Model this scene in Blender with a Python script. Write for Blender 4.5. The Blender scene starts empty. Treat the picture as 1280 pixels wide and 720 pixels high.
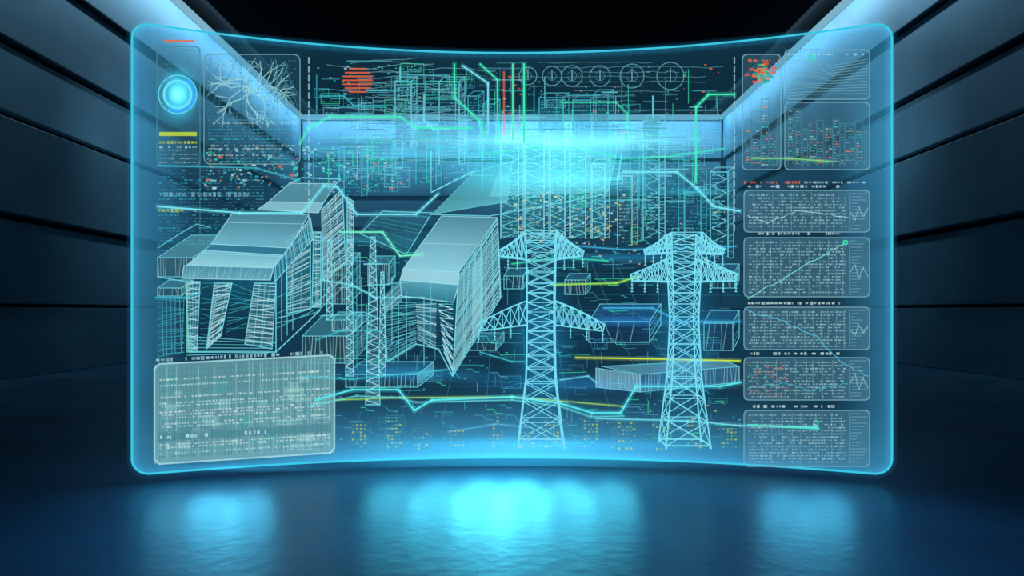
import bpy, math, random
from mathutils import Vector, Matrix
random.seed(7)
sc = bpy.context.scene
sc.view_settings.view_transform = 'Standard'
H = 1.6; F = 853.333; HY = 390.0
# ------------------------------------------------------------ display cylinder
R = 8.52; YC = -1.39; ZB = 0.08; ZT = 4.306; XE = 3.54
TH = math.asin(XE / R)

def srgb(c):
    return [((x/255)/12.92 if x/255 <= .04045 else ((x/255+.055)/1.055)**2.4) for x in c]

def P(px, py, off=0.0):
    """drawing units of the display artwork -> point on the curved sheet (off = metres in front)"""
    r = R - off
    k = (px-640)/F
    a = k*k+1
    t = (YC + math.sqrt(YC*YC - a*(YC*YC-r*r)))/a
    return (k*t, t, H + (HY-py)/F*t)

# ------------------------------------------------------------ materials
def nt(name):
    m = bpy.data.materials.new(name); m.use_nodes = True
    t = m.node_tree; t.nodes.clear()
    o = t.nodes.new('ShaderNodeOutputMaterial')
    return m, t, o

def mat_line():
    m, t, o = nt('hologram_ink')
    at = t.nodes.new('ShaderNodeAttribute'); at.attribute_name = 'Col'
    e = t.nodes.new('ShaderNodeEmission'); tr = t.nodes.new('ShaderNodeBsdfTransparent')
    mx = t.nodes.new('ShaderNodeMixShader')
    t.links.new(at.outputs['Color'], e.inputs['Color'])
    t.links.new(at.outputs['Alpha'], mx.inputs[0])
    t.links.new(tr.outputs[0], mx.inputs[1]); t.links.new(e.outputs[0], mx.inputs[2])
    t.links.new(mx.outputs[0], o.inputs[0])
    return m

def mat_glow():
    m, t, o = nt('hologram_glow')
    at = t.nodes.new('ShaderNodeAttribute'); at.attribute_name = 'Col'
    e = t.nodes.new('ShaderNodeEmission'); tr = t.nodes.new('ShaderNodeBsdfTransparent')
    ad = t.nodes.new('ShaderNodeAddShader')
    t.links.new(at.outputs['Color'], e.inputs['Color'])
    t.links.new(at.outputs['Alpha'], e.inputs['Strength'])
    t.links.new(tr.outputs[0], ad.inputs[0]); t.links.new(e.outputs[0], ad.inputs[1])
    t.links.new(ad.outputs[0], o.inputs[0])
    return m

def mat_emit(name, col, s=1.0):
    m, t, o = nt(name)
    e = t.nodes.new('ShaderNodeEmission'); e.inputs[0].default_value = (*srgb(col), 1); e.inputs[1].default_value = s
    t.links.new(e.outputs[0], o.inputs[0])
    return m

def mat_concrete(name, c1, c2, rough, scale, bump=.15, rvar=.1, spec=.5):
    m, t, o = nt(name)
    b = t.nodes.new('ShaderNodeBsdfPrincipled')
    tc = t.nodes.new('ShaderNodeTexCoord')
    n = t.nodes.new('ShaderNodeTexNoise'); n.inputs['Scale'].default_value = scale; n.inputs['Detail'].default_value = 8
    n2 = t.nodes.new('ShaderNodeTexNoise'); n2.inputs['Scale'].default_value = scale*14; n2.inputs['Detail'].default_value = 4
    r = t.nodes.new('ShaderNodeValToRGB')
    r.color_ramp.elements[0].position = .3; r.color_ramp.elements[1].position = .7
    r.color_ramp.elements[0].color = (*srgb(c1), 1); r.color_ramp.elements[1].color = (*srgb(c2), 1)
    mr = t.nodes.new('ShaderNodeMapRange'); mr.inputs[3].default_value = rough-rvar; mr.inputs[4].default_value = rough+rvar
    bp = t.nodes.new('ShaderNodeBump'); bp.inputs['Strength'].default_value = bump; bp.inputs['Distance'].default_value = .02
    L = t.links.new
    L(tc.outputs['Object'], n.inputs['Vector']); L(tc.outputs['Object'], n2.inputs['Vector'])
    L(n.outputs[0], r.inputs[0]); L(r.outputs[0], b.inputs['Base Color'])
    L(n.outputs[0], mr.inputs[0]); L(mr.outputs[0], b.inputs['Roughness'])
    L(n2.outputs[0], bp.inputs['Height']); L(bp.outputs[0], b.inputs['Normal'])
    b.inputs['Specular IOR Level'].default_value = spec
    L(b.outputs[0], o.inputs[0])
    return m

M_INK = mat_line(); M_GLOW = mat_glow()
M_WALL = mat_concrete('wall_concrete', (76, 104, 122), (104, 134, 150), .6, .35)
M_CEIL = mat_concrete('ceiling_paint', (6, 9, 13), (10, 14, 18), .95, .3, spec=.05)
M_FLOOR = mat_concrete('floor_polished_concrete', (28, 64, 90), (58, 102, 132), .34, .55, bump=.22, rvar=.1)
M_BACK = mat_concrete('joint_dark', (12, 18, 26), (20, 28, 36), .9, .5)

# ------------------------------------------------------------ artwork builder
class Art:
    def __init__(s): s.v = []; s.f = []; s.c = []
    def grid(s, q, cols, off, step=34):
        (a, b, c, d) = q
        lx = max(math.dist(a, b), math.dist(d, c)); ly = max(math.dist(a, d), math.dist(b, c))
        nx = max(1, int(math.ceil(lx/step))); ny = max(1, int(math.ceil(ly/step)))
        base = len(s.v)
        for j in range(ny+1):
            w = j/ny
            for i in range(nx+1):
                u = i/nx
                k = [(1-u)*(1-w), u*(1-w), u*w, (1-u)*w]
                x = sum(k[n]*q[n][0] for n in range(4)); y = sum(k[n]*q[n][1] for n in range(4))
                s.v.append(P(x, y, off)); s.c.append([sum(k[n]*cols[n][m] for n in range(4)) for m in range(4)])
        for j in range(ny):
            for i in range(nx):
                o = base+j*(nx+1)+i
                s.f.append((o, o+1, o+nx+2, o+nx+1))
    def quad(s, q, col, a=1.0, off=.01, a2=None, col2=None):
        c = srgb(col); c2 = srgb(col2) if col2 else c
        t = (*c, a); b = (*c2, a if a2 is None else a2)
        s.grid(q, [t, t, b, b], off)
    def rect(s, x0, y0, x1, y1, col, a=1.0, off=.01, a2=None):
        s.quad([(x0, y0), (x1, y0), (x1, y1), (x0, y1)], col, a, off, a2)
    def line(s, pts, w, col, a=1.0, off=.012, closed=False):
        c = (*srgb(col), a)
        pts = list(pts) + ([pts[0]] if closed else [])
        for p, q in zip(pts[:-1], pts[1:]):
            dx, dy = q[0]-p[0], q[1]-p[1]; L = math.hypot(dx, dy)
            if L < 1e-4: continue
            ex, ey = dx/L*w*.4, dy/L*w*.4
            nx, ny = -dy/L*w/2, dx/L*w/2
            s.grid([(p[0]-ex-nx, p[1]-ey-ny), (q[0]+ex-nx, q[1]+ey-ny), (q[0]+ex+nx, q[1]+ey+ny), (p[0]-ex+nx, p[1]-ey+ny)], [c]*4, off)
    def circle(s, cx, cy, r, w, col, a=1.0, off=.012, n=28, a0=0, a1=360):
        pts = [(cx+r*math.cos(math.radians(a0+(a1-a0)*i/n)), cy+r*math.sin(math.radians(a0+(a1-a0)*i/n))) for i in range(n+1)]
        s.line(pts, w, col, a, off)
    def blob(s, cx, cy, rx, ry, col, a, off=.02, n=36, rings=7):
        c = srgb(col); base = len(s.v)
        s.v.append(P(cx, cy, off)); s.c.append((*c, a))
        for k in range(1, rings+1):
            t = k/rings; al = a*(math.cos(t*math.pi)*.5+.5)**1.3
            for i in range(n):
                th = 2*math.pi*i/n
                s.v.append(P(cx+rx*t*math.cos(th), cy+ry*t*math.sin(th), off)); s.c.append((*c, al))
        for i in range(n):
            s.f.append((base, base+1+i, base+1+(i+1) % n))
        for k in range(rings-1):
            for i in range(n):
                a_ = base+1+k*n+i; b_ = base+1+k*n+(i+1) % n
                s.f.append((a_, a_+n, b_+n, b_))
    def streak(s, x0, x1, y, h, col, a, off=.03):
        xm = (x0+x1)/2; c = srgb(col); z = (*c, 0); m = (*c, a)
        for xa, xb, ca, cb in ((x0, xm, z, m), (xm, x1, m, z)):
            s.grid([(xa, y-h), (xb, y-h), (xb, y), (xa, y)], [z, z, cb, ca], off)
            s.grid([(xa, y), (xb, y), (xb, y+h), (xa, y+h)], [ca, cb, z, z], off)
    def rrect(s, x0, y0, x1, y1, r, w, col, a=1., off=.012, sk=0.0):
        pts = []
        for cx, cy, st in ((x1-r, y0+r, -90), (x1-r, y1-r, 0), (x0+r, y1-r, 90), (x0+r, y0+r, 180)):
            for i in range(5):
                t = math.radians(st+90*i/4); pts.append((cx+r*math.cos(t), cy+r*math.sin(t)))
        pts = [(x, y+sk*(x-x0)) for x, y in pts]
        s.line(pts, w, col, a, off, closed=True)
    def hatch(s, q, n, w, col, a=1., off=.014, jit=1.5, axis=0, skip=.1):
        (A, B, C, D) = q
        for i in range(n+1):
            if random.random() < skip: continue
            t = i/n; t2 = min(1, max(0, t+random.uniform(-.5, .5)*jit/n))
            if axis == 0:
                p = (A[0]+(D[0]-A[0])*t, A[1]+(D[1]-A[1])*t); r = (B[0]+(C[0]-B[0])*t2, B[1]+(C[1]-B[1])*t2)
            else:
                p = (A[0]+(B[0]-A[0])*t, A[1]+(B[1]-A[1])*t); r = (D[0]+(C[0]-D[0])*t2, D[1]+(C[1]-D[1])*t2)
            s.line([p, r], w*random.uniform(.7, 1.2), col, a*random.uniform(.6, 1), off)
    def zig(s, q, n, w, col, a=1., off=.014):
        (A, B, C, D) = q; pts = []
        for i in range(n+1):
            t = i/n
            if i % 2 == 0: pts.append((A[0]+(D[0]-A[0])*t, A[1]+(D[1]-A[1])*t))
            else: pts.append((B[0]+(C[0]-B[0])*t, B[1]+(C[1]-B[1])*t))
        s.line(pts, w, col, a, off)
    def text(s, x0, x1, y, h, col, a=1., off=.014, dens=.75, sk=0.):
        x = x0
        while x < x1:
            w = random.uniform(1.2, 5)
            if random.random() < dens:
                hh = h*random.uniform(.5, 1); yy = y+sk*(x-x0)
                s.rect(x, yy-hh/2, min(x+w, x1), yy+hh/2, col, a*random.uniform(.5, 1), off)
            x += w+random.uniform(.8, 2.2)
    def obj(s, name, mat, parent=None):
        me = bpy.data.meshes.new(name)
        me.from_pydata(s.v, [], s.f); me.update()
        at = me.color_attributes.new('Col', 'FLOAT_COLOR', 'POINT')
        flat = [x for c in s.c for x in c]
        at.data.foreach_set('color', flat)
        me.materials.append(mat)
        o = bpy.data.objects.new(name, me); sc.collection.objects.link(o)
        if parent: o.parent = parent
        return o

def mesh_obj(name, v, f, mat, parent=None):
    me = bpy.data.meshes.new(name); me.from_pydata(v, [], f); me.update(); me.materials.append(mat)
    o = bpy.data.objects.new(name, me); sc.collection.objects.link(o)
    if parent: o.parent = parent
    return o

# ------------------------------------------------------------ room shell
YB = 39.0; YF = -8.0; XW = 12.0; ZC = 12.8
def boxes(name, lst, mat, bevel=.03, parent=None):
    v = []; f = []
    for (x0, x1, y0, y1, z0, z1) in lst:
        b = len(v)
        v += [(x0, y0, z0), (x1, y0, z0), (x1, y1, z0), (x0, y1, z0), (x0, y0, z1), (x1, y0, z1), (x1, y1, z1), (x0, y1, z1)]
        f += [tuple(b+i for i in q) for q in ((0, 3, 2, 1), (4, 5, 6, 7), (0, 1, 5, 4), (1, 2, 6, 5), (2, 3, 7, 6), (3, 0, 4, 7))]
    o = mesh_obj(name, v, f, mat, parent)
    if bevel:
        m = o.modifiers.new('b', 'BEVEL'); m.width = bevel; m.segments = 2
    return o

bands = [(0.0, 1.72, 12.0), (1.80, 3.82, 12.03), (3.92, 6.15, 11.75), (6.5, 8.1, 12.3), (8.25, 10.3, 12.2), (10.38, 12.8, 12.05)]
def side_wall(sg, name):
    L = []
    for k, (z0, z1, x) in enumerate(bands):
        y = YF + (k % 3)*4.2 - 2
        while y < YB:
            y1 = min(y+16.0, YB)
            a, b = sorted((sg*x, sg*(XW+.75)))
            L.append((a, b, max(y, YF)+.01, y1-.01, z0, z1))
            y = y1
    o = boxes(name, L, M_WALL, .03)
    a, b = sorted((sg*(XW+.5), sg*(XW+.9)))
    boxes('backing', [(a, b, YF, YB, 0, ZC)], M_BACK, 0, o)
side_wall(-1, 'wall_left'); side_wall(1, 'wall_right')
L = []
for k, (z0, z1, x) in enumerate(bands):
    for i in range(3):
        L.append((-12+i*8+.015, -12+(i+1)*8-.015, YB+(x-12), YB+.8, z0, z1))
wb = boxes('wall_back', L, M_WALL, .03)
boxes('wall_front', [(-12.9, 12.9, YF-.4, YF, 0, ZC)], M_WALL, 0)
boxes('floor', [(-12.9, 12.9, YF-.4, YB+.8, -.3, 0)], M_FLOOR, 0)
boxes('ceiling', [(-12.9, 12.9, YF-.4, YB+.8, ZC, ZC+.3)], M_CEIL, 0)

# LED cove strips
M_LED = mat_emit('led_cove', (130, 185, 208), .9)
boxes('trim_1', [(-12.04, -11.85, YF, YB, 12.6, 12.79)], M_LED, 0)
boxes('trim_2', [(11.85, 12.04, YF, YB, 12.6, 12.79)], M_LED, 0)
boxes('trim_3', [(-11.8, 11.8, YB-.3, YB-.02, 12.55, 12.79)], M_LED, 0)

def area(name, loc, target, sx, sy, power, col):
    l = bpy.data.lights.new(name, 'AREA'); l.shape = 'RECTANGLE'; l.size = sx; l.size_y = sy
    l.energy = power; l.color = srgb(col)
    o = bpy.data.objects.new(name, l); sc.collection.objects.link(o)
    o.location = loc
    d = Vector(target)-Vector(loc)
    o.rotation_euler = d.to_track_quat('-Z', 'Y').to_euler()
    return o
COOL = (160, 212, 236)
def cove(name, sg):
    l = bpy.data.lights.new(name, 'AREA'); l.shape = 'RECTANGLE'; l.size = 32; l.size_y = .2; l.energy = 1150; l.color = srgb(COOL)
    o = bpy.data.objects.new(name, l); sc.collection.objects.link(o)
    z = -Vector((sg*.9, 0, -.35)).normalized(); x = Vector((0, 1, 0)); y = z.cross(x)
    m = Matrix((x, y, z)).transposed().to_4x4(); m.translation = (sg*10.9, 22.8, 12.65)
    o.matrix_world = m
cove('cove_light_a', -1); cove('cove_light_b', 1)
area('cove_light_c', (0, YB-1.5, 12.65), (0, YB, 11.6), 23, .2, 1300, COOL)
# added fill spots, no visible fixture, brightening the middle of the side walls
for sg in (-1, 1):
    l = bpy.data.lights.new('wall_fill', 'SPOT'); l.energy = 2000; l.color = srgb((140, 200, 225)); l.spot_size = math.radians(48); l.spot_blend = 1; l.shadow_soft_size = .4
    o = bpy.data.objects.new('wall_fill_light', l); sc.collection.objects.link(o); o.location = (sg*4.5, 23, 12.2)
    o.rotation_euler = (Vector((sg*12, 22, 6.0))-Vector(o.location)).to_track_quat('-Z', 'Y').to_euler()

w = bpy.data.worlds.new('world'); sc.world = w; w.use_nodes = True
w.node_tree.nodes['Background'].inputs[0].default_value = (.02, .05, .09, 1)
w.node_tree.nodes['Background'].inputs[1].default_value = .3

# ------------------------------------------------------------ display sheet
disp = bpy.data.objects.new('holographic_display', None); sc.collection.objects.link(disp)
RC = .15
def outline_inset(d):
    return 0 if d >= RC else RC - math.sqrt(max(0, RC*RC-(RC-d)**2))
arc = 2*TH*R
us = sorted(set([0, .001, .003, .006, .010, .015, .021] + [i/60 for i in range(2, 59)] + [1-x for x in (0, .001, .003, .006, .010, .015, .021)]))
v = []; f = []; uv = []
NR = 24
for u in us:
    th = -TH + 2*TH*u; ins = outline_inset(min(u, 1-u)*arc)
    for j in range(NR+1):
        z = ZB+ins + (ZT-ZB-2*ins)*j/NR
        v.append((R*math.sin(th), YC+R*math.cos(th), z)); uv.append((u, (z-ZB)/(ZT-ZB)))
for i in range(len(us)-1):
    for j in range(NR):
        a = i*(NR+1)+j; f.append((a, a+NR+1, a+NR+2, a+1))
m, t, o = nt('display_sheet')
N = t.nodes.new; LK = t.links.new
uvn = N('ShaderNodeUVMap'); uvn.uv_map = 'uv'; sep = N('ShaderNodeSeparateXYZ'); LK(uvn.outputs[0], sep.inputs[0])
def math_(op, a, b=None, clamp=False):
    n = N('ShaderNodeMath'); n.operation = op; n.use_clamp = clamp
    for i, x in enumerate((a, b)):
        if x is None: continue
        if isinstance(x, (int, float)): n.inputs[i].default_value = x
        else: LK(x, n.inputs[i])
    return n.outputs[0]
def ramp(x, a, b, pw=1):
    n = N('ShaderNodeMapRange'); n.inputs[1].default_value = a; n.inputs[2].default_value = b; LK(x, n.inputs[0])
    return math_('POWER', n.outputs[0], pw) if pw != 1 else n.outputs[0]
U, V = sep.outputs[0], sep.outputs[1]
au = math_('ABSOLUTE', math_('SUBTRACT', math_('MULTIPLY', U, 2.0), 1.0))
side = ramp(au, .86, 1.0, 1.3)
top = ramp(V, .90, 1.0, 2)
bot = ramp(V, .17, 0.0, 1.6)
cen = ramp(au, 1.0, .0, 1.0)
botc = math_('MULTIPLY', bot, math_('ADD', math_('MULTIPLY', cen, .85), .2))
ns = N('ShaderNodeTexNoise'); ns.inputs['Scale'].default_value = 3.0; LK(uvn.outputs[0], ns.inputs['Vector'])
nz = math_('ADD', math_('MULTIPLY', ns.outputs[0], .9), .4)
tot = math_('ADD', math_('ADD', math_('MULTIPLY', side, .25), math_('MULTIPLY', top, .02)), math_('ADD', math_('MULTIPLY', botc, .85), math_('MULTIPLY', nz, .06)))
em = N('ShaderNodeEmission'); em.inputs[0].default_value = (.08, .50, .88, 1); LK(tot, em.inputs[1])
tr = N('ShaderNodeBsdfTransparent'); tr.inputs[0].default_value = (.58, .84, .93, 1)
ad = N('ShaderNodeAddShader'); LK(tr.outputs[0], ad.inputs[0]); LK(em.outputs[0], ad.inputs[1]); LK(ad.outputs[0], o.inputs[0])
sh = mesh_obj('curved_glass_sheet', v, f, m, disp)
ul = sh.data.uv_layers.new(name='uv')
for lp in sh.data.loops: ul.data[lp.index].uv = uv[lp.vertex_index]
for p in sh.data.polygons: p.use_smooth = True

def tube(pts, r, closed=False, n=6):
    v = []; f = []; N_ = len(pts)
    for i, p in enumerate(pts):
        a = pts[(i-1) % N_] if (closed or i > 0) else p
        b = pts[(i+1) % N_] if (closed or i < N_-1) else p
        d = (Vector(b)-Vector(a)).normalized()
        rad = Vector((p[0], p[1]-YC, 0)).normalized()
        s_ = d.cross(rad).normalized(); q = s_.cross(d)
        for k in range(n):
            t = 2*math.pi*k/n
            v.append(tuple(Vector(p)+s_*r*math.cos(t)+q*r*math.sin(t)))
    rng = N_ if closed else N_-1
    for i in range(rng):
        for k in range(n):
            a = i*n+k; b = i*n+(k+1) % n; c = ((i+1) % N_)*n+(k+1) % n; d = ((i+1) % N_)*n+k
            f.append((a, b, c, d))
    return v, f
def sz(s, z):
    th = s/R; return (R*math.sin(th), YC+R*math.cos(th), z)
def border_pts(inset):
    hs = arc/2-inset; z0 = ZB+inset; z1 = ZT-inset; rc = max(.01, RC-inset)
    pts = []
    for i in range(61): pts.append(sz(-hs+rc+(2*hs-2*rc)*i/60, z1))
    for i in range(1, 8): t = math.radians(90-90*i/8); pts.append(sz(hs-rc+rc*math.cos(t), z1-rc+rc*math.sin(t)))
    for i in range(21): pts.append(sz(hs, z1-rc-(z1-z0-2*rc)*i/20))
    for i in range(1, 8): t = math.radians(-90*i/8); pts.append(sz(hs-rc+rc*math.cos(t), z0+rc+rc*math.sin(t)))
    for i in range(61): pts.append(sz(hs-rc-(2*hs-2*rc)*i/60, z0))
    for i in range(1, 8): t = math.radians(-90-90*i/8); pts.append(sz(-hs+rc+rc*math.cos(t), z0+rc+rc*math.sin(t)))
    for i in range(21): pts.append(sz(-hs, z0+rc+(z1-z0-2*rc)*i/20))
    for i in range(1, 8): t = math.radians(180-90*i/8); pts.append(sz(-hs+rc+rc*math.cos(t), z1-rc+rc*math.sin(t)))
    return pts
vv, ff = tube(border_pts(0), .0098, True)
mesh_obj('border_frame', vv, ff, mat_emit('border_cyan', (60, 200, 228), 1.0), disp)
def fringe(ia, ib, col, a):
    pa, pb = border_pts(ia), border_pts(ib); n = len(pa); A_ = Art(); c = srgb(col)
    A_.v = pa+pb; A_.c = [(*c, a)]*n+[(*c, 0)]*n
    A_.f = [(i, (i+1) % n, n+(i+1) % n, n+i) for i in range(n)]
    A_.obj('border_fringe', M_GLOW, disp)
fringe(.001, .07, (50, 170, 215), .24); fringe(-.001, -.05, (40, 150, 200), .14)

WH = (190, 236, 242); CY = (110, 215, 230); TE = (60, 178, 195); GR = (60, 225, 175); DIM = (66, 134, 154); YE = (190, 220, 60); OR = (225, 110, 60); PB = (80, 170, 210)

# ------------------------------------------------------------ UI panels
A = Art()
A.rect(196, 58, 250, 208, (70, 130, 150), .18, .004); A.rrect(196, 58, 250, 208, 8, 1.2, DIM, .9)
A.rect(255, 68, 375, 205, (50, 110, 135), .14, .004); A.rrect(255, 68, 375, 205, 8, 1.2, (110, 160, 170), .9)
A.rect(205, 50, 243, 53, OR, .9)
A.rect(199, 165, 246, 170, YE, .8); A.text(199, 246, 178, 4, YE, .7); A.text(199, 246, 184, 3, WH, .6)
for y in range(62, 95, 6): A.text(200, 246, y, 2.5, DIM, .7)
for y in range(188, 206, 5): A.text(199, 246, y, 2.5, (120, 170, 180), .7)
def branch(x, y, ang, L, dep):
    x2 = x+L*math.cos(ang); y2 = y+L*math.sin(ang)
    if not (258 < x2 < 372 and 72 < y2 < 165): return
    A.line([(x, y), (x2, y2)], .6+dep*.25, (150, 208, 214), .8)
    if dep:
        for k in range(2): branch(x2, y2, ang+random.uniform(-.9, .9), L*random.uniform(.65, .95), dep-1)
for k in range(15): branch(314+random.uniform(-8, 8), 112+random.uniform(-6, 6), k*2*math.pi/15+random.uniform(-.15, .15), random.uniform(16, 24), 3)
for k in range(30):
    x = random.uniform(262, 368); A.line([(x, random.uniform(72, 110)), (max(258, min(372, x+random.uniform(-30, 30))), random.uniform(110, 150))], .7, DIM, .7)
for y in range(76, 150, 5): A.text(260, 370, y, 1.6, DIM, .5, dens=.35)
for y in range(150, 204, 4):
    A.text(260, 370, y, 2.4, random.choice((DIM, TE, (150, 190, 190))), .75)
for x in (285, 312, 342): A.line([(x, 150), (x, 204)], 1, DIM, .6)
A.text(197, 312, 243, 6, (120, 180, 200), .8); A.text(197, 245, 263, 5, YE, .7)
for y in range(213, 320, 4): A.text(198, 330, y, 1.9, random.choice((DIM, TE)), .6, dens=.62)
for x in (386, 918):
    y = 72
    while y < 292: A.line([(x, y), (x, y+7)], 1.6, (150, 200, 205), .8); y += 11
A.line([(250, 60), (250, 300)], 1, DIM, .7)
for i in range(7):
    y = 86+i*4.8; hw = math.sqrt(max(0, 17**2-(y-100.5)**2))
    A.rect(445-hw, y-1.0, 445+hw+4, y+1.0, (215, 95, 60), .9, .0125)
for k in range(34):
    y0 = 74+k*4.4; ph = random.uniform(0, 6); am = random.uniform(1, 4); pts = []
    for i in range(26): pts.append((390+i*9.5, y0+am*math.sin(i*.5+ph)+random.uniform(-.8, .8)))
    a_ = random.randint(0, 8); b_ = random.randint(15, 26)
    A.line(pts[a_:b_], .9, (110, 175, 190), .5, .011)
for k in range(24):
    y0 = 78+k*6; pts = [(640+i*11, y0+random.uniform(-1, 1)) for i in range(26)]
    A.line(pts[random.randint(0, 8):random.randint(15, 26)], .8, (100, 165, 180), .42, .011)
for k in range(70):
    x = random.uniform(395, 640); y = random.uniform(75, 190); A.line([(x, y), (x+random.uniform(15, 60), y)], random.uniform(.8, 2), random.choice((TE, CY, DIM, DIM)), .6, .0115)
for k in range(80):
    x = random.uniform(640, 880); y = random.uniform(110, 260); A.line([(x, y), (min(920, x+random.uniform(15, 50)), y)], random.uniform(.8, 1.8), random.choice((TE, CY, DIM, DIM)), .6, .0115)
for k in range(60):
    x = random.uniform(395, 900); y = random.uniform(80, 200); h_ = random.uniform(15, 60); A.line([(x, y), (x, y+h_)], random.uniform(.7, 1.5), random.choice((TE, CY, DIM, GR)), .55, .0116)
for x, r in ((660, 11), (690, 12), (715, 13), (750, 13), (790, 15), (838, 17)):
    A.circle(x, 95, r, 1.0, (90, 160, 172), .85); A.circle(x, 95, r*.45, .8, DIM, .8, n=14, a0=200, a1=520); A.line([(x, 95-r*.6), (x, 95+r*.4)], 1, (130, 190, 195), .8)
    A.text(x-9, x+9, 118, 3, DIM, .9)
def micro(x, y, w_, h_, c, a):
    A.line([(x, y), (x+w_, y), (x+w_, y+h_), (x, y+h_)], .8, c, a, .0113, closed=True)
    yy = y+3
    while yy < y+h_-1: A.text(x+2, x+w_-2, yy, 1.6, c, a, .0113, dens=.65); yy += 3.6
for k in range(44):
    micro(random.uniform(392, 600), random.uniform(78, 215), random.uniform(12, 34), random.uniform(8, 26), random.choice((TE, DIM, CY, GR)), .5)
for k in range(44):
    micro(random.uniform(640, 885), random.uniform(120, 300), random.uniform(12, 30), random.uniform(8, 28), random.choice((TE, DIM, CY, GR)), .5)
for k in range(26):
    micro(random.uniform(430, 890), random.uniform(420, 545), random.uniform(12, 30), random.uniform(6, 18), random.choice((TE, DIM, PB)), .4)
A.obj('analytics_panels', M_INK, disp)

# right column panels
B = Art()
PN = (120, 170, 184)
def panel(x0, y0, x1, y1, a=.18):
    B.rect(x0, y0, x1, y1, (92, 152, 176), a, .004); B.rrect(x0, y0, x1, y1, 6, 1.3, PN, .75)
panel(928, 68, 976, 212, .15); panel(981, 62, 1087, 124, .2); panel(981, 128, 1087, 212, .16)
B.text(935, 975, 76, 5, OR, .9); B.text(985, 1080, 68, 3, WH, .7)
for k in range(40):
    x = min(972, max(934, random.gauss(953, 8))); y = random.gauss(93, 6); B.rect(x-3, y-1.5, x+3, y+1.5, random.choice(((230, 80, 60), (60, 200, 140), (225, 130, 70), (40, 160, 140))), .8, .013)
for k in range(12): B.line([(985, 76+k*4), (985+25, 74+k*4+random.uniform(-3, 3)), (1040, 82+k*3.2), (1084, 74+k*3.9)], .9, (120, 175, 185), .6)
B.circle(1015, 72, 4, 1.6, GR, .9)
def skyline(x0, x1, yb, hmin, hmax, cols, a=.8):
    x = x0
    while x < x1:
        w = random.uniform(5, 12); h = random.uniform(hmin, hmax)
        x2 = min(x+w, x1)
        B.line([(x, yb), (x, yb-h), (x2, yb-h), (x2, yb)], .8, DIM, a)
        yy = yb-h+3
        while yy < yb-2:
            if random.random() < .85: B.text(x+1, x2-1, yy, 2.0, random.choice(cols), .9, dens=.75)
            yy += 3.6
        x = x2+random.uniform(0, 3)
CITY = [(150, 190, 190), (90, 150, 160), (60, 190, 170), (210, 130, 80), (110, 160, 170)]
skyline(932, 974, 208, 35, 95, CITY); skyline(985, 1084, 208, 45, 76, CITY)
B.text(930, 1000, 228, 4, OR, .8); B.text(1005, 1085, 228, 3, WH, .6)
def grid_table(x0, y0, x1, y1, dx=5, dy=3.9, c=(165, 212, 220), a=.6, dens=.78):
    y = y0+3
    while y < y1-2:
        B.text(x0+3, x1-3, y, 2.0, c, a, dens=dens); y += dy
    x = x0+random.uniform(8, 16)
    while x < x1:
        B.line([(x, y0), (x, y1)], .8, (110, 160, 175), .6); x += random.uniform(7, 14)
for (y0, y1) in ((238, 290), (297, 371), (384, 437), (447, 500), (513, 583)):
    panel(930, y0, 1087, y1, .28)
    grid_table(933, y0+3, 1060, y1-2)
    for yy in range(int(y0)+4, int(y1)-2, 4): B.line([(1064, yy), (1064+random.uniform(4, 20), yy)], 1.2, (110, 160, 175), .6)
    B.text(935, 1050, y0-5, 4, (190, 220, 225), .8, dens=.6)
    B.line([(1062, y0+3), (1062, y1-3)], 1, PN, .6)
def jag(pts, w, col, a=1):
    out = []
    for p, q in zip(pts[:-1], pts[1:]):
        n = 8
        for i in range(n): out.append((p[0]+(q[0]-p[0])*i/n, p[1]+(q[1]-p[1])*i/n+random.uniform(-1.6, 1.6)))
    out.append(pts[-1]); B.line(out, w, col, a, .018)
jag([(935, 372), (985, 345), (1030, 318), (1055, 304)], 1.2, (120, 220, 200), .85)
B.circle(1057, 303, 2.4, 1.6, GR)
jag([(933, 388), (975, 400), (1020, 420), (1050, 452), (1085, 470)], 1.1, (90, 190, 220), .8)
for y, k in ((266, 1), (340, -1), (412, .7), (478, -1.2)):
    jag([(1063, y), (1069, y+9*k), (1073, y-8*k), (1079, y+5*k), (1085, y-6*k)], .9, (150, 205, 215), .6)
jag([(935, 270), (960, 278), (1000, 262), (1060, 272)], 1., WH, .6)
jag([(935, 485), (980, 478), (1010, 488), (1060, 480)], 1., TE, .8)
B.line([(935, 531), (1024, 536)], 2, GR, .9, .018); B.circle(1020, 529, 3, 1.4, GR)
for k in range(60):
    B.rect(*(lambda x, y: (x, y, x+1.8, y+1.5))(random.uniform(932, 985), random.uniform(452, 495)), random.choice((OR, GR, (230, 90, 80))), .6, .018)
B.obj('data_panels', M_INK, disp)

# bottom-left table
Cc = Art()
q = [(193, 456), (418, 444), (418, 566), (193, 580)]
Cc.quad(q, (110, 168, 178), .68, .02, .68, (124, 180, 188))
Cc.line([(199, 455), (412, 444), (418, 449), (418, 560), (413, 566), (199, 580), (193, 574), (193, 461)], 2.0, (160, 215, 222), .9, .026, closed=True)
random.seed(3)
y = 464
while y < 574:
    Cc.text(199, 413, y, 2.6, random.choice(((200, 232, 232), (70, 140, 150), (70, 165, 168), (176, 224, 226))), .85, .024, dens=.8, sk=-.054+(y-463)*-.00008); y += 3.7
for k in range(50):
    x = 200+k*4.3+random.uniform(-1, 1); Cc.line([(x, 460-(x-193)*.053), (x, 574-(x-193)*.06)], .8, random.choice(((64, 130, 144), (150, 205, 208))), .6, .025)
for k in range(34):
    x = random.uniform(200, 385); yy = random.uniform(465, 556); Cc.rect(x, yy, x+random.uniform(8, 28), yy+random.uniform(4, 14), random.choice(((64, 170, 165), (60, 130, 145), (160, 215, 212))), .4, .023)
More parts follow.
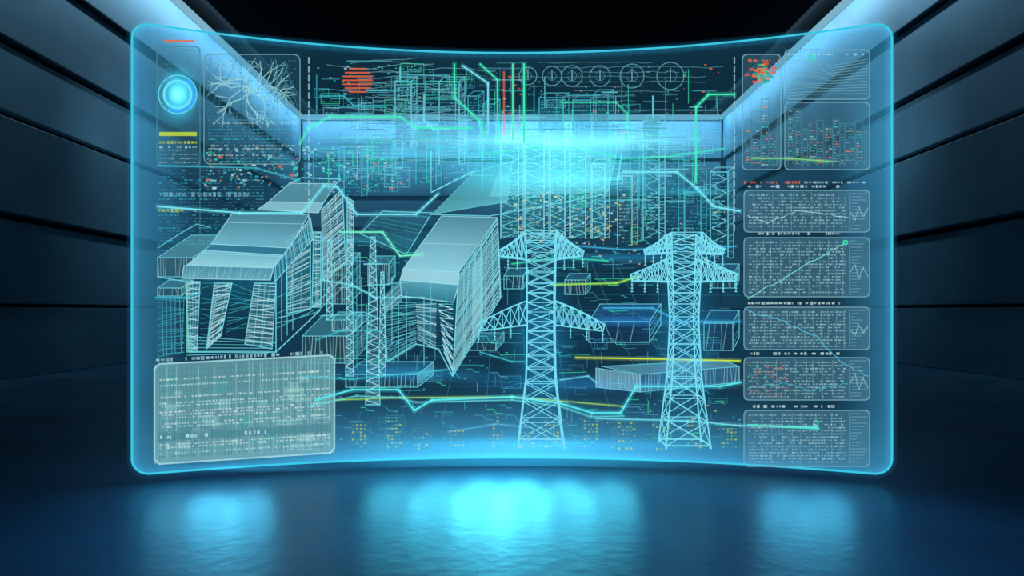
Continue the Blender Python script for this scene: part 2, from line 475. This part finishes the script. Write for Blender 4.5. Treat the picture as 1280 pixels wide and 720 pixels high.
Cc.text(195, 415, 450, 5, (160, 210, 225), .85, dens=.8, sk=-.045)
Cc.quad([(198, 540), (414, 528), (414, 541), (198, 554)], (70, 130, 146), .7, .0262)
for x in (200, 232, 256, 300, 318): Cc.text(x, x+14, 547-(x-193)*.055, 6, WH, .9, .0275)
Cc.obj('data_table_panel', M_INK, disp)

# ------------------------------------------------------------ circuit traces
G = Art(); GG = Art()
def trace(pts, w, col, a=1.):
    G.line(pts, w, col, a, .034); GG.line(pts, w*3.2, col, .14, .036)
trace([(375, 180), (385, 160), (412, 146), (500, 146), (520, 160), (590, 160)], 1.7, GR)
trace([(568, 80), (568, 122), (590, 142), (600, 152), (606, 172)], 1.8, GR)
trace([(578, 82), (610, 104), (610, 165)], 1.8, CY)
trace([(600, 80), (622, 100), (622, 175)], 1.6, GR)
trace([(641, 80), (641, 175)], 1.6, (90, 220, 180)); trace([(655, 80), (655, 178)], 2.2, GR)
trace([(630, 90), (630, 170)], 1.2, OR, .7)
trace([(870, 228), (870, 134), (886, 118), (918, 118)], 2.0, GR)
trace([(700, 128), (770, 128), (784, 142), (784, 176)], 1.2, GR, .7)
trace([(530, 118), (530, 150), (542, 162), (560, 162)], 1.2, CY, .8); trace([(400, 120), (430, 120), (442, 132), (480, 132)], 1.1, TE, .9)
trace([(197, 258), (300, 266), (378, 266), (405, 232), (422, 234), (446, 268), (520, 268), (548, 242)], 1.9, CY)
trace([(425, 290), (478, 290), (500, 320), (528, 318)], 1.7, (110, 225, 190))
trace([(780, 215), (846, 215), (872, 236), (892, 258), (925, 264)], 2.1, CY)
trace([(600, 193), (700, 182), (780, 198), (830, 196), (905, 186)], 1.3, GR, .7)
trace([(395, 500), (440, 487), (498, 487), (518, 513), (540, 500), (640, 496), (700, 504), (740, 516), (776, 516), (795, 483), (900, 483), (926, 478)], 2.2, (80, 215, 225))
trace([(385, 508), (445, 495), (500, 497), (520, 503), (640, 500), (700, 508), (738, 521), (780, 520)], 1.2, (90, 200, 200), .8)
trace([(420, 500), (500, 497), (640, 496), (780, 508)], 1.2, (150, 210, 90), .7)
trace([(720, 447), (835, 449), (925, 451)], 1.6, YE)
trace([(690, 356), (770, 354), (800, 345)], 1.6, (150, 220, 80), .9)
trace([(640, 330), (700, 322), (760, 326)], 1.3, GR, .7)
trace([(745, 523), (860, 526), (925, 532), (1022, 534)], 1.4, CY, .8)
trace([(375, 470), (440, 474), (560, 462)], 1.4, TE, .8)
trace([(755, 385), (815, 385), (850, 402), (925, 402)], 1.6, (60, 170, 215), .9)
trace([(640, 308), (700, 306), (780, 312), (920, 308)], 1.3, (60, 170, 215), .8)
trace([(600, 440), (640, 452), (655, 452)], 1.3, TE, .8); trace([(700, 475), (735, 470), (745, 478)], 1.2, CY, .7); trace([(560, 540), (620, 530), (660, 534)], 1.2, PB, .7)
trace([(940, 198), (985, 198), (1040, 202)], 1.4, (120, 210, 120), .8)
trace([(195, 372), (232, 372), (250, 366)], 1.4, TE); trace([(197, 207), (320, 210), (375, 226)], 1.2, TE, .8)
trace([(400, 350), (440, 356), (470, 372), (530, 372)], 1.3, CY, .8); trace([(395, 425), (430, 412), (478, 414)], 1.2, TE, .8)
G.obj('circuit_traces', M_INK, disp); GG.obj('circuit_trace_halo', M_GLOW, disp)

# ------------------------------------------------------------ buildings artwork
ROOF2 = (140, 202, 214); EDGE = (150, 216, 228); DK = (46, 108, 128)
def outl(a, q, w=1.3, col=EDGE, al=.95, off=.02): a.line(q, w, col, al, off, closed=True)
def boxb(a, x, y, w, d, h, sk, col, off, al=.75, n=10):
    top = [(x+sk, y-d), (x+w+sk, y-d), (x+w, y), (x, y)]
    fr = [(x, y), (x+w, y), (x+w, y+h), (x, y+h)]
    sd = [(x+w, y), (x+w+sk, y-d), (x+w+sk, y-d+h), (x+w, y+h)]
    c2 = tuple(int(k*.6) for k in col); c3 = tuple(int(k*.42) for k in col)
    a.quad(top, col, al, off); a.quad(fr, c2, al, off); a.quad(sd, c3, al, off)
    for q in (top, fr, sd): outl(a, q, 1.0, CY, .65, off+.0012)
    a.hatch(fr, n, .8, WH, .45, off+.0012, axis=1); a.hatch(sd, n, .8, CY, .45, off+.0012)
random.seed(11)
# warehouse 1 (left, main)
W = Art()
r1 = [(290, 267), (386, 268), (362, 310), (264, 305)]
W.quad(r1, (74, 136, 158), .85, .016, .9, (114, 176, 192)); outl(W, r1, .9)
W.line([(283, 278), (380, 280)], .9, WH, .4, .022)
l1 = [(264, 305), (362, 310), (354, 321), (253, 316)]
W.quad(l1, (48, 108, 130), .9, .017); outl(W, l1, .8, al=.6)
f1 = [(256, 313), (352, 319), (342, 334), (234, 331)]
W.quad(f1, (116, 180, 196), .88, .018, .9, (150, 206, 216)); outl(W, f1, .9)
f2 = [(230, 332), (342, 335), (338, 350), (227, 348)]
W.quad(f2, (70, 136, 156), .85, .018, .75, (112, 176, 190)); outl(W, f2, .9)
W.hatch(f2, 30, .8, WH, .35, .02, axis=1)
s1 = [(342, 335), (388, 272), (392, 298), (344, 352)]
W.quad(s1, DK, .7, .015); W.hatch(s1, 20, .9, CY, .8, .02, axis=1); outl(W, s1, .9)
for qd in ([(232, 352), (250, 352), (246, 440), (236, 440)], [(268, 354), (290, 354), (276, 420), (258, 436)], [(318, 354), (345, 354), (340, 436), (306, 430)]):
    W.quad(qd, (60, 130, 145), .4, .012); outl(W, qd, 1.1, CY, .85); W.hatch(qd, 36, .9, WH, .8, .019, jit=5); W.hatch(qd, 4, .9, CY, .7, .0185, axis=1)
W.hatch([(252, 354), (268, 354), (262, 430), (250, 430)], 12, .8, TE, .6)
W.hatch([(290, 354), (318, 354), (306, 410), (282, 420)], 14, .9, TE, .6, jit=6)
W.hatch([(232, 420), (345, 428), (335, 442), (234, 444)], 5, 1, CY, .7)
W.line([(236, 440), (345, 440), (400, 388)], 1.4, CY, .9)
W.line([(345, 354), (345, 440)], 1.2, CY, .9); W.line([(234, 352), (234, 440)], 1.6, (120, 220, 160), .8)
for x in (352, 359, 366): W.line([(x, 346), (x, 426-(x-352))], 1, CY, .7, .0185)
for y in (372, 392, 410): W.line([(346, y), (392, y-22)], 1, TE, .8, .0185)
W.obj('warehouse_building', M_INK, disp)
# warehouse 2 (behind left)
W = Art()
W.quad([(362, 229), (420, 230), (404, 254), (336, 252)], (86, 150, 168), .82, .008); outl(W, [(362, 229), (420, 230), (404, 254), (336, 252)], .9, off=.0105)
W.quad([(336, 252), (404, 254), (398, 266), (322, 262)], ROOF2, .8, .009); outl(W, [(336, 252), (404, 254), (398, 266), (322, 262)], .9, off=.0105)
W.line([(362, 229), (378, 222), (426, 224), (420, 230)], 1.2, CY, .9, .0105)
for qd in ([(358, 300), (388, 276), (388, 386), (358, 392)], [(402, 262), (428, 236), (432, 330), (404, 350)], [(392, 290), (401, 290), (401, 384), (390, 384)], [(434, 246), (442, 252), (442, 330), (434, 330)]):
    W.quad(qd, (50, 118, 136), .5, .007); outl(W, qd, 1.2, CY, .85, .010); W.hatch(qd, 38, .9, WH, .75, .0095, jit=3); W.hatch(qd, 3, .9, CY, .7, .0095, axis=1)
W.line([(345, 398), (362, 394), (388, 386), (432, 345)], 1.2, CY, .8)
W.line([(345, 404), (365, 400), (396, 390), (436, 352)], 1.0, CY, .7)
W.obj('warehouse_building.001', M_INK, disp)
# annex far left
W = Art()
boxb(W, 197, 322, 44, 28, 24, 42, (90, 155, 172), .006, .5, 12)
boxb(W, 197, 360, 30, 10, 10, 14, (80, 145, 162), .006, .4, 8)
W.hatch([(197, 372), (230, 372), (230, 440), (197, 446)], 24, .8, TE, .6, .0095, jit=5)
W.hatch([(197, 372), (230, 372), (230, 440), (197, 446)], 6, .9, CY, .5, .0095, axis=1)
W.line([(197, 310), (225, 292), (246, 280), (262, 284)], 1.1, CY, .8, .0095); W.line([(197, 346), (232, 352)], 1.1, CY, .8, .0095)
W.obj('annex_building', M_INK, disp)
# warehouse centre
W = Art()
r = [(552, 270), (622, 272), (574, 340), (504, 336)]
W.quad(r, (80, 144, 166), .88, .016, .9, (146, 204, 216)); outl(W, r, .9)
W.line([(528, 304), (600, 306)], .9, WH, .35, .022)
fr0 = [(504, 336), (574, 340), (573, 356), (500, 350)]
W.quad(fr0, (158, 210, 220), .88, .018); outl(W, fr0, .8)
fr = [(500, 350), (573, 356), (567, 378), (502, 370)]
W.quad(fr, (92, 160, 178), .88, .018, .7, (60, 130, 150)); outl(W, fr, 1.0)
sd = [(573, 346), (622, 274), (626, 372), (566, 470)]
W.quad(sd, (46, 120, 140), .55, .015); outl(W, sd, 1.1, CY)
W.hatch(sd, 46, .9, (160, 224, 232), .75, .02, jit=2); W.hatch(sd, 7, 1.5, CY, .8, .0205, axis=1, skip=0)
W.quad([(590, 335), (604, 318), (604, 400), (590, 420)], (140, 205, 215), .45, .019)
W.quad([(478, 372), (500, 350), (502, 376), (480, 392)], (80, 150, 165), .6, .017); W.hatch([(478, 372), (500, 350), (502, 376), (480, 392)], 6, .9, WH, .6, .0185)
W.hatch([(480, 378), (520, 378), (520, 432), (486, 452)], 26, .9, CY, .65, .018, jit=4)
W.quad([(520, 378), (545, 378), (545, 436), (522, 424)], (60, 130, 150), .5, .017)
W.hatch([(520, 378), (545, 378), (545, 436), (522, 424)], 16, 1, WH, .7, .018, jit=4)
W.line([(480, 374), (484, 452), (520, 430), (548, 436), (566, 470)], 1.4, CY, .9)
W.zig([(548, 380), (566, 380), (566, 468), (555, 440)], 14, 1.1, WH, .8, .018); W.hatch([(548, 380), (566, 380), (566, 468), (555, 440)], 18, .9, CY, .7, .018)
for x in (452, 458, 490, 498, 508, 530, 538): W.line([(x, random.uniform(345, 385)), (x, random.uniform(430, 462))], 1.0, CY, .75, .0186)
W.obj('warehouse_building.002', M_INK, disp)
# glowing hall
W = Art()
qa = [(594, 214), (640, 202), (634, 252), (540, 268)]
W.quad(qa, (70, 160, 175), .5, .008, .7, (100, 190, 204)); outl(W, qa, .9, CY, .6, .0105)
qb = [(628, 196), (776, 165), (760, 240), (612, 246)]
W.quad(qb, (110, 200, 214), .10, .010, .45, (120, 216, 228)); W.line([qb[1], qb[2]], 1.0, CY, .7, .0115)
W.quad([(470, 262), (544, 262), (506, 318), (440, 300)], (50, 120, 140), .35, .006); outl(W, [(478, 264), (540, 266), (508, 318), (450, 292)], 1.1, CY, .8, .0105)
W.hatch([(478, 264), (540, 266), (508, 318), (450, 292)], 7, .8, TE, .6, .0105)
W.line([(540, 240), (592, 214)], 1.5, CY); W.line([(540, 268), (612, 270), (760, 242)], 1.3, CY, .8)
W.line([(762, 180), (780, 168), (772, 230)], 1.2, CY)
W.obj('assembly_hall', M_INK, disp)
# right low building
W = Art()
W.quad([(752, 458), (905, 450), (924, 458), (800, 468)], (92, 158, 184), .6, .010); outl(W, [(752, 458), (905, 450), (924, 458), (800, 468)], .9, CY, .6, .0115)
W.quad([(745, 460), (800, 468), (800, 490), (745, 484)], (112, 170, 192), .65, .010); outl(W, [(745, 460), (800, 468), (800, 490), (745, 484)], .9, CY, .7, .0115)
W.quad([(800, 468), (924, 458), (924, 478), (800, 490)], (50, 116, 150), .6, .010); outl(W, [(800, 468), (924, 458), (924, 478), (800, 490)], .9, CY, .7, .0115)
W.hatch([(800, 468), (924, 458), (924, 478), (800, 490)], 34, .8, WH, .45, .0118, axis=1); W.hatch([(745, 460), (800, 468), (800, 490), (745, 484)], 12, .8, WH, .35, .0118, axis=1)
W.obj('substation_building', M_INK, disp)
# site plan
W = Art()
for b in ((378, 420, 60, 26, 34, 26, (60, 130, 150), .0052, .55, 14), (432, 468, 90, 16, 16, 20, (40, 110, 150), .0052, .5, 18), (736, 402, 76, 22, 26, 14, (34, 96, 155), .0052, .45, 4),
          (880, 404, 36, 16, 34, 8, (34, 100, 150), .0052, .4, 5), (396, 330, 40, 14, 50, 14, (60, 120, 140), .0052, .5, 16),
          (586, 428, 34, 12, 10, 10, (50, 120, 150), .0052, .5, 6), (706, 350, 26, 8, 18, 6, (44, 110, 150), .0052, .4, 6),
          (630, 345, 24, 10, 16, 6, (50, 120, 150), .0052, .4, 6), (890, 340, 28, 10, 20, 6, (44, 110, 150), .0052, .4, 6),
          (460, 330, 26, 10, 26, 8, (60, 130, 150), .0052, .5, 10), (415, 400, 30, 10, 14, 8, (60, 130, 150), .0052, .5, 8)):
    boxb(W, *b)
for k in range(9):
    W.line([(430+k*58, 565), (530+k*30, 330)], .9, (60, 130, 160), .45, .0045)
for k in range(9):
    y = 340+k*k*2.9; W.line([(430, y), (925, y+3)], .8, (50, 120, 150), .35, .0045)
for k in range(330):
    x = random.uniform(380, 900); y = random.uniform(300, 560); L_ = random.uniform(6, 38); c = random.choice((TE, PB, DIM, DIM, GR))
    kk = random.random()
    if kk < .5: W.line([(x, y), (min(x+L_, 925), y+random.uniform(-1, 1))], .9, c, .55, .0068)
    elif kk < .75: W.line([(x, y), (x, min(562, y+L_*.6))], .9, c, .55, .0068)
    else: W.line([(x, y), (x+L_*.4, y), (x+L_*.6, y+L_*.25), (min(920, x+L_), y+L_*.25)], .9, c, .6, .0068)
W.obj('site_plan', M_INK, disp)

# skyscrapers
S = Art()
def tower(x0, y0, x1, y1, col=CY, dens=.7, hat=True, dx=7, a=.85, fill=.35, fc=(24, 74, 96)):
    S.rect(x0, y0, x1, y1, fc, fill, .003)
    S.line([(x0, y1), (x0, y0), (x1, y0), (x1, y1)], 1.2, col, a, .0065)
    S.line([(x0, y0), (x0+dx, y0-6), (x1+dx, y0-6), (x1, y0)], 1, col, a*.8, .0065); S.line([(x1+dx, y0-6), (x1+dx, y1)], 1, col, a*.8, .0065)
    if hat: S.hatch([(x1, y0), (x1+dx, y0-6), (x1+dx, y1), (x1, y1)], int((y1-y0)/4), .8, col, a*.7, .0066)
    y = y0+4
    while y < y1:
        S.text(x0+2, x1-2, y, 2, col, .55, .0066, dens=dens); y += 4.6
tower(494, 102, 514, 184); tower(549, 102, 574, 205); tower(520, 160, 545, 230, TE); tower(460, 175, 490, 240, TE); tower(430, 180, 452, 245, TE); tower(392, 186, 424, 226, TE)
tower(674, 122, 704, 178, TE, .8); tower(716, 125, 738, 180, TE); tower(742, 118, 760, 178, TE); tower(804, 150, 824, 300); tower(788, 180, 799, 260, TE)
tower(772, 220, 790, 305, (150, 200, 190)); tower(832, 190, 848, 300, TE); tower(888, 215, 910, 322); tower(856, 240, 876, 300, TE)
for (x0, x1, y0) in ((626, 648, 176), (656, 680, 168), (688, 706, 182), (713, 732, 192), (740, 756, 205)):
    tower(x0, y0, x1, 298, (140, 222, 234), .8, True, 6, .95, .4, (44, 130, 150)); S.zig([(x0, y0), (x1, y0), (x1, 298), (x0, 298)], 16, .9, CY, .8, .0068)
tower(585, 120, 598, 190, TE); tower(604, 130, 618, 200, TE)
S.zig([(890, 215), (908, 215), (908, 320), (890, 320)], 12, 1, CY, .8, .0068)
S.zig([(806, 150), (822, 150), (822, 298), (806, 298)], 18, .9, CY, .6, .0068)
S.line([(816, 120), (816, 150)], 1.4, CY); S.line([(500, 84), (500, 100)], 1.2, CY)
S.obj('city_skyline', M_INK, disp)

# lattice mast / spires
S = Art()
for (x, y0, y1, w0, w1) in ((466, 296, 506, 3, 9), (437, 300, 470, 3, 5), (478, 340, 470, 2, 4), (412, 300, 400, 2, 4)):
    q = [(x-w0, y0), (x+w0, y0), (x+w1, y1), (x-w1, y1)]
    S.quad(q, (60, 130, 150), .35, .021); S.line(q, 1.1, CY, .9, .024, closed=True); S.zig(q, int((y1-y0)/6), .9, WH, .8, .024); S.hatch(q, int((y1-y0)/5), .8, CY, .7, .024)
S.line([(424, 360), (520, 352)], 1, CY, .8, .024); S.line([(455, 330), (478, 330)], 1.6, CY, .9, .024)
S.line([(400, 395), (455, 390), (478, 400)], 1, CY, .8, .024); S.line([(446, 318), (446, 460)], 1, TE, .8, .024)
S.obj('lattice_mast', M_INK, disp)

# city lights
random.seed(21)
D = Art()
def dots(n, x0, y0, x1, y1, cols, s=1.6, a=.8):
    for _ in range(n):
        x = random.uniform(x0, x1); y = random.uniform(y0, y1); w = random.uniform(.6, 1.4)*s
        D.rect(x, y, x+w*random.choice((1, 1, 2)), y+w, random.choice(cols), a*random.uniform(.5, 1), .0072)
dots(260, 255, 182, 500, 236, [WH, (210, 120, 80), TE, GR, CY], 2.0)
dots(150, 640, 240, 780, 305, [(220, 200, 120), WH, (190, 210, 120), TE], 1.8)
dots(150, 640, 250, 925, 330, [(200, 190, 120), TE, CY], 1.5)
dots(60, 640, 80, 900, 170, [OR, GR, TE], 1.4); dots(30, 630, 90, 650, 170, [OR, (230, 70, 60)], 1.5)
dots(60, 720, 500, 925, 560, [TE, (160, 190, 110), PB], 1.5); dots(160, 390, 80, 640, 240, [TE, CY, WH, GR], 1.5)
dots(120, 380, 300, 640, 560, [TE, PB], 1.5)
for cx, cy in ((365, 219), (350, 208), (275, 196)):
    D.blob(cx, cy, 5, 3, (235, 110, 80), .9, .0076, 12, 3)
for k in range(12):
    x = 436+k*42+random.uniform(-8, 8); yb = 560; h = random.uniform(22, 42)
    if x > 905: continue
    D.line([(x-2, yb), (x-2, yb-h-2), (x+22, yb-h-2), (x+22, yb)], .8, DIM, .7, .0072)
    yy = yb-h
    while yy < yb:
        for xx in range(4):
            if random.random() < .75: D.rect(x+xx*5, yy, x+xx*5+3, yy+2, random.choice(((170, 190, 90), (100, 170, 150), (60, 130, 150))), .8, .0072)
        yy += 4.5
D.obj('city_lights', M_INK, disp)

# ------------------------------------------------------------ glows
Gl = Art()
Gl.blob(224, 118, 32, 46, (60, 220, 255), 1.0, .028); Gl.blob(222, 118, 14, 16, (150, 245, 255), .6, .030)
Gl.blob(690, 200, 200, 80, (70, 220, 238), .62, .030)
Gl.blob(500, 205, 220, 50, (50, 150, 178), .25, .0305)
Gl.blob(640, 572, 340, 36, (50, 190, 240), .55, .030)
Gl.blob(676, 430, 60, 160, (30, 140, 190), .35, .0295); Gl.blob(855, 430, 60, 150, (30, 140, 190), .35, .0295)
Gl.blob(310, 330, 150, 90, (30, 130, 160), .3, .0295); Gl.blob(550, 340, 100, 100, (30, 130, 160), .3, .0298)
for x0, x1, y, h, c, a in ((440, 950, 176, 14, (130, 220, 236), .7), (560, 860, 225, 14, (80, 200, 225), .5), (370, 660, 192, 14, (80, 180, 205), .5), (640, 920, 322, 7, (40, 150, 200), .4),
                           (200, 520, 150, 8, (60, 130, 160), .3), (640, 925, 402, 8, (40, 130, 200), .5), (380, 640, 468, 12, (40, 140, 190), .45), (430, 920, 555, 10, (40, 170, 220), .5),
                           (300, 560, 300, 8, (50, 140, 170), .3), (560, 900, 480, 14, (30, 120, 190), .4), (780, 940, 240, 8, (60, 180, 200), .4), (180, 440, 585, 6, (50, 160, 210), .4)):
    Gl.streak(x0, x1, y, h, c, a, .032)
Gl.obj('light_haze', M_GLOW, disp)
Lg = Art()
for r_, w_ in ((24, 1.2), (17, 3), (10, 1.4)): Lg.circle(222, 118, r_, w_, (110, 235, 250), .8, .038)
Lg.circle(222, 118, 21, 4, (60, 170, 255), .9, .039, a0=-60, a1=120)
Lg.obj('logo_emblem', M_INK, disp)

# ------------------------------------------------------------ transmission towers (real 3D lattice)
def beamlist(name, beams, mat):
    v = []; f = []
    for p, q, r in beams:
        p = Vector(p); q = Vector(q); d = (q-p)
        if d.length < 1e-5: continue
        d.normalize(); s_ = d.orthogonal().normalized(); t_ = d.cross(s_)
        b = len(v)
        for e in (p, q):
            for k in range(4):
                an = math.pi/2*k; v.append(tuple(e+s_*r*math.cos(an)+t_*r*math.sin(an)))
        for k in range(4): f.append((b+k, b+(k+1) % 4, b+4+(k+1) % 4, b+4+k))
        f.append((b, b+1, b+2, b+3)); f.append((b+7, b+6, b+5, b+4))
    return mesh_obj(name, v, f, mat)
M_PYL = mat_emit('hologram_steel', (118, 220, 240), 1.05)
def pylon(name, cx, Y, prof, levels, arms, ybase):
    k = Y/F
    X0 = (cx-640)*k
    Zf = lambda y: H+(HY-y)*k
    def hw(y):
        for (ya, wa), (yb, wb) in zip(prof[:-1], prof[1:]):
            if ya <= y <= yb: return (wa+(wb-wa)*(y-ya)/(yb-ya))*k
        return prof[-1][1]*k
    B_ = []; r = .0075; r2 = .0042
    def corner(y, i):
        h = hw(y); sx, sy = ((-1, -1), (1, -1), (1, 1), (-1, 1))[i]
        return (X0+sx*h, Y+sy*h*.8, Zf(y))
    for a, b in zip(levels[:-1], levels[1:]):
        for i in range(4):
            j = (i+1) % 4
            B_.append((corner(a, i), corner(b, i), r)); B_.append((corner(a, i), corner(a, j), r2))
            B_.append((corner(a, i), corner(b, j), r2)); B_.append((corner(a, j), corner(b, i), r2))
    for i in range(4): B_.append((corner(levels[-1], i), corner(levels[-1], (i+1) % 4), r))
    for i in range(4):
        c = corner(levels[-1], i); B_.append((c, (c[0], c[1], c[2]-.03), .012))
    for (yt, yb, ex, eyt, eyb, peak) in arms:
        for sg in (-1, 1):
            i0, i1 = (0, 3) if sg < 0 else (1, 2)
            E = ex*k
            nseg = 6
            tips = []
            for sy, ii in ((-1, i0), (1, i1)):
                T0 = Vector(corner(yt, ii)); B0 = Vector(corner(yb, ii))
                TE_ = Vector((X0+sg*E, Y+sy*.02, Zf(eyt))); BE = Vector((X0+sg*E*.97, Y+sy*.02, Zf(eyb)))
                tp = [T0.lerp(TE_, s/nseg) + Vector((0, 0, math.sin(math.pi*s/nseg)*peak*k)) for s in range(nseg+1)]
                bp = [B0.lerp(BE, s/nseg) for s in range(nseg+1)]
                for s in range(nseg):
                    B_.append((tp[s], tp[s+1], r)); B_.append((bp[s], bp[s+1], r))
                    B_.append((tp[s], bp[s+1], r2)); B_.append((bp[s], tp[s+1], r2)); B_.append((tp[s+1], bp[s+1], r2))
                tips.append((tp, bp))
            for s in range(1, nseg+1):
                B_.append((tips[0][0][s], tips[1][0][s], r2)); B_.append((tips[0][1][s], tips[1][1][s], r2))
                B_.append((tips[0][0][s-1], tips[1][0][s], r2))
            for s in (nseg, nseg-2, 2):
                b0 = (tips[0][1][s]+tips[1][1][s])/2
                b1 = b0 - Vector((0, 0, 14*k)); B_.append((b0, b1, r2))
                for d in range(3):
                    c = b0.lerp(b1, (d+1)/3.2); B_.append((c, c-Vector((0, 0, .006)), .014))
    return beamlist(name, B_, M_PYL)
pylon('transmission_tower', 676, 6.72,
      [(290, 19), (318, 18), (378, 17), (410, 17), (470, 18), (553, 28)],
      [290, 302, 314, 326, 340, 354, 366, 378, 390, 402, 414, 428, 444, 460, 478, 500, 525, 553],
      [(290, 324, 54, 314, 320, -2), (376, 406, 80, 406, 414, 2)], 553)
pylon('transmission_tower.001', 855, 6.62,
      [(292, 19), (325, 18), (352, 17), (400, 15), (470, 18), (553, 27)],
      [292, 304, 316, 328, 340, 352, 366, 380, 396, 412, 430, 450, 472, 496, 524, 553],
      [(292, 316, 50, 312, 318, -2), (322, 352, 67, 343, 351, -1)], 553)

# added unseen spots imitating the display's reflections and glow on the floor
def spot(loc, tgt, p, col, ang=80, blend=1, rad=.3):
    l = bpy.data.lights.new('floor_glow', 'SPOT'); l.energy = p; l.color = srgb(col); l.spot_size = math.radians(ang); l.spot_blend = blend; l.shadow_soft_size = rad
    o = bpy.data.objects.new('floor_glow_light', l); sc.collection.objects.link(o); o.location = loc
    o.rotation_euler = (Vector(tgt)-Vector(loc)).to_track_quat('-Z', 'Y').to_euler()
for x, p in ((-1.2, 12), (-.75, 22), (-.3, 42), (.1, 46), (.55, 28), (1.0, 15)):
    spot((x, 6.9, .44), (x*.8, 5.3, 0), p, (80, 215, 245), 150, 1, .3)
for x, p in ((-3.2, 13), (-2.85, 18), (-2.5, 13), (2.6, 10), (3.0, 11)):
    spot((x, 6.5, .40), (x*.83, 5.2, 0), p, (75, 195, 238), 140, 1, .24)
spot((0, 7.3, 5.5), (0, 4.2, 0), 1000, (32, 140, 205), 112)

# ------------------------------------------------------------ camera
cam = bpy.data.cameras.new('camera'); cam.lens = 24; cam.sensor_width = 36; cam.shift_y = (HY-360)/1280
co = bpy.data.objects.new('camera', cam); sc.collection.objects.link(co)
co.location = (0, 0, H); co.rotation_euler = (math.pi/2, 0, 0)
sc.camera = co
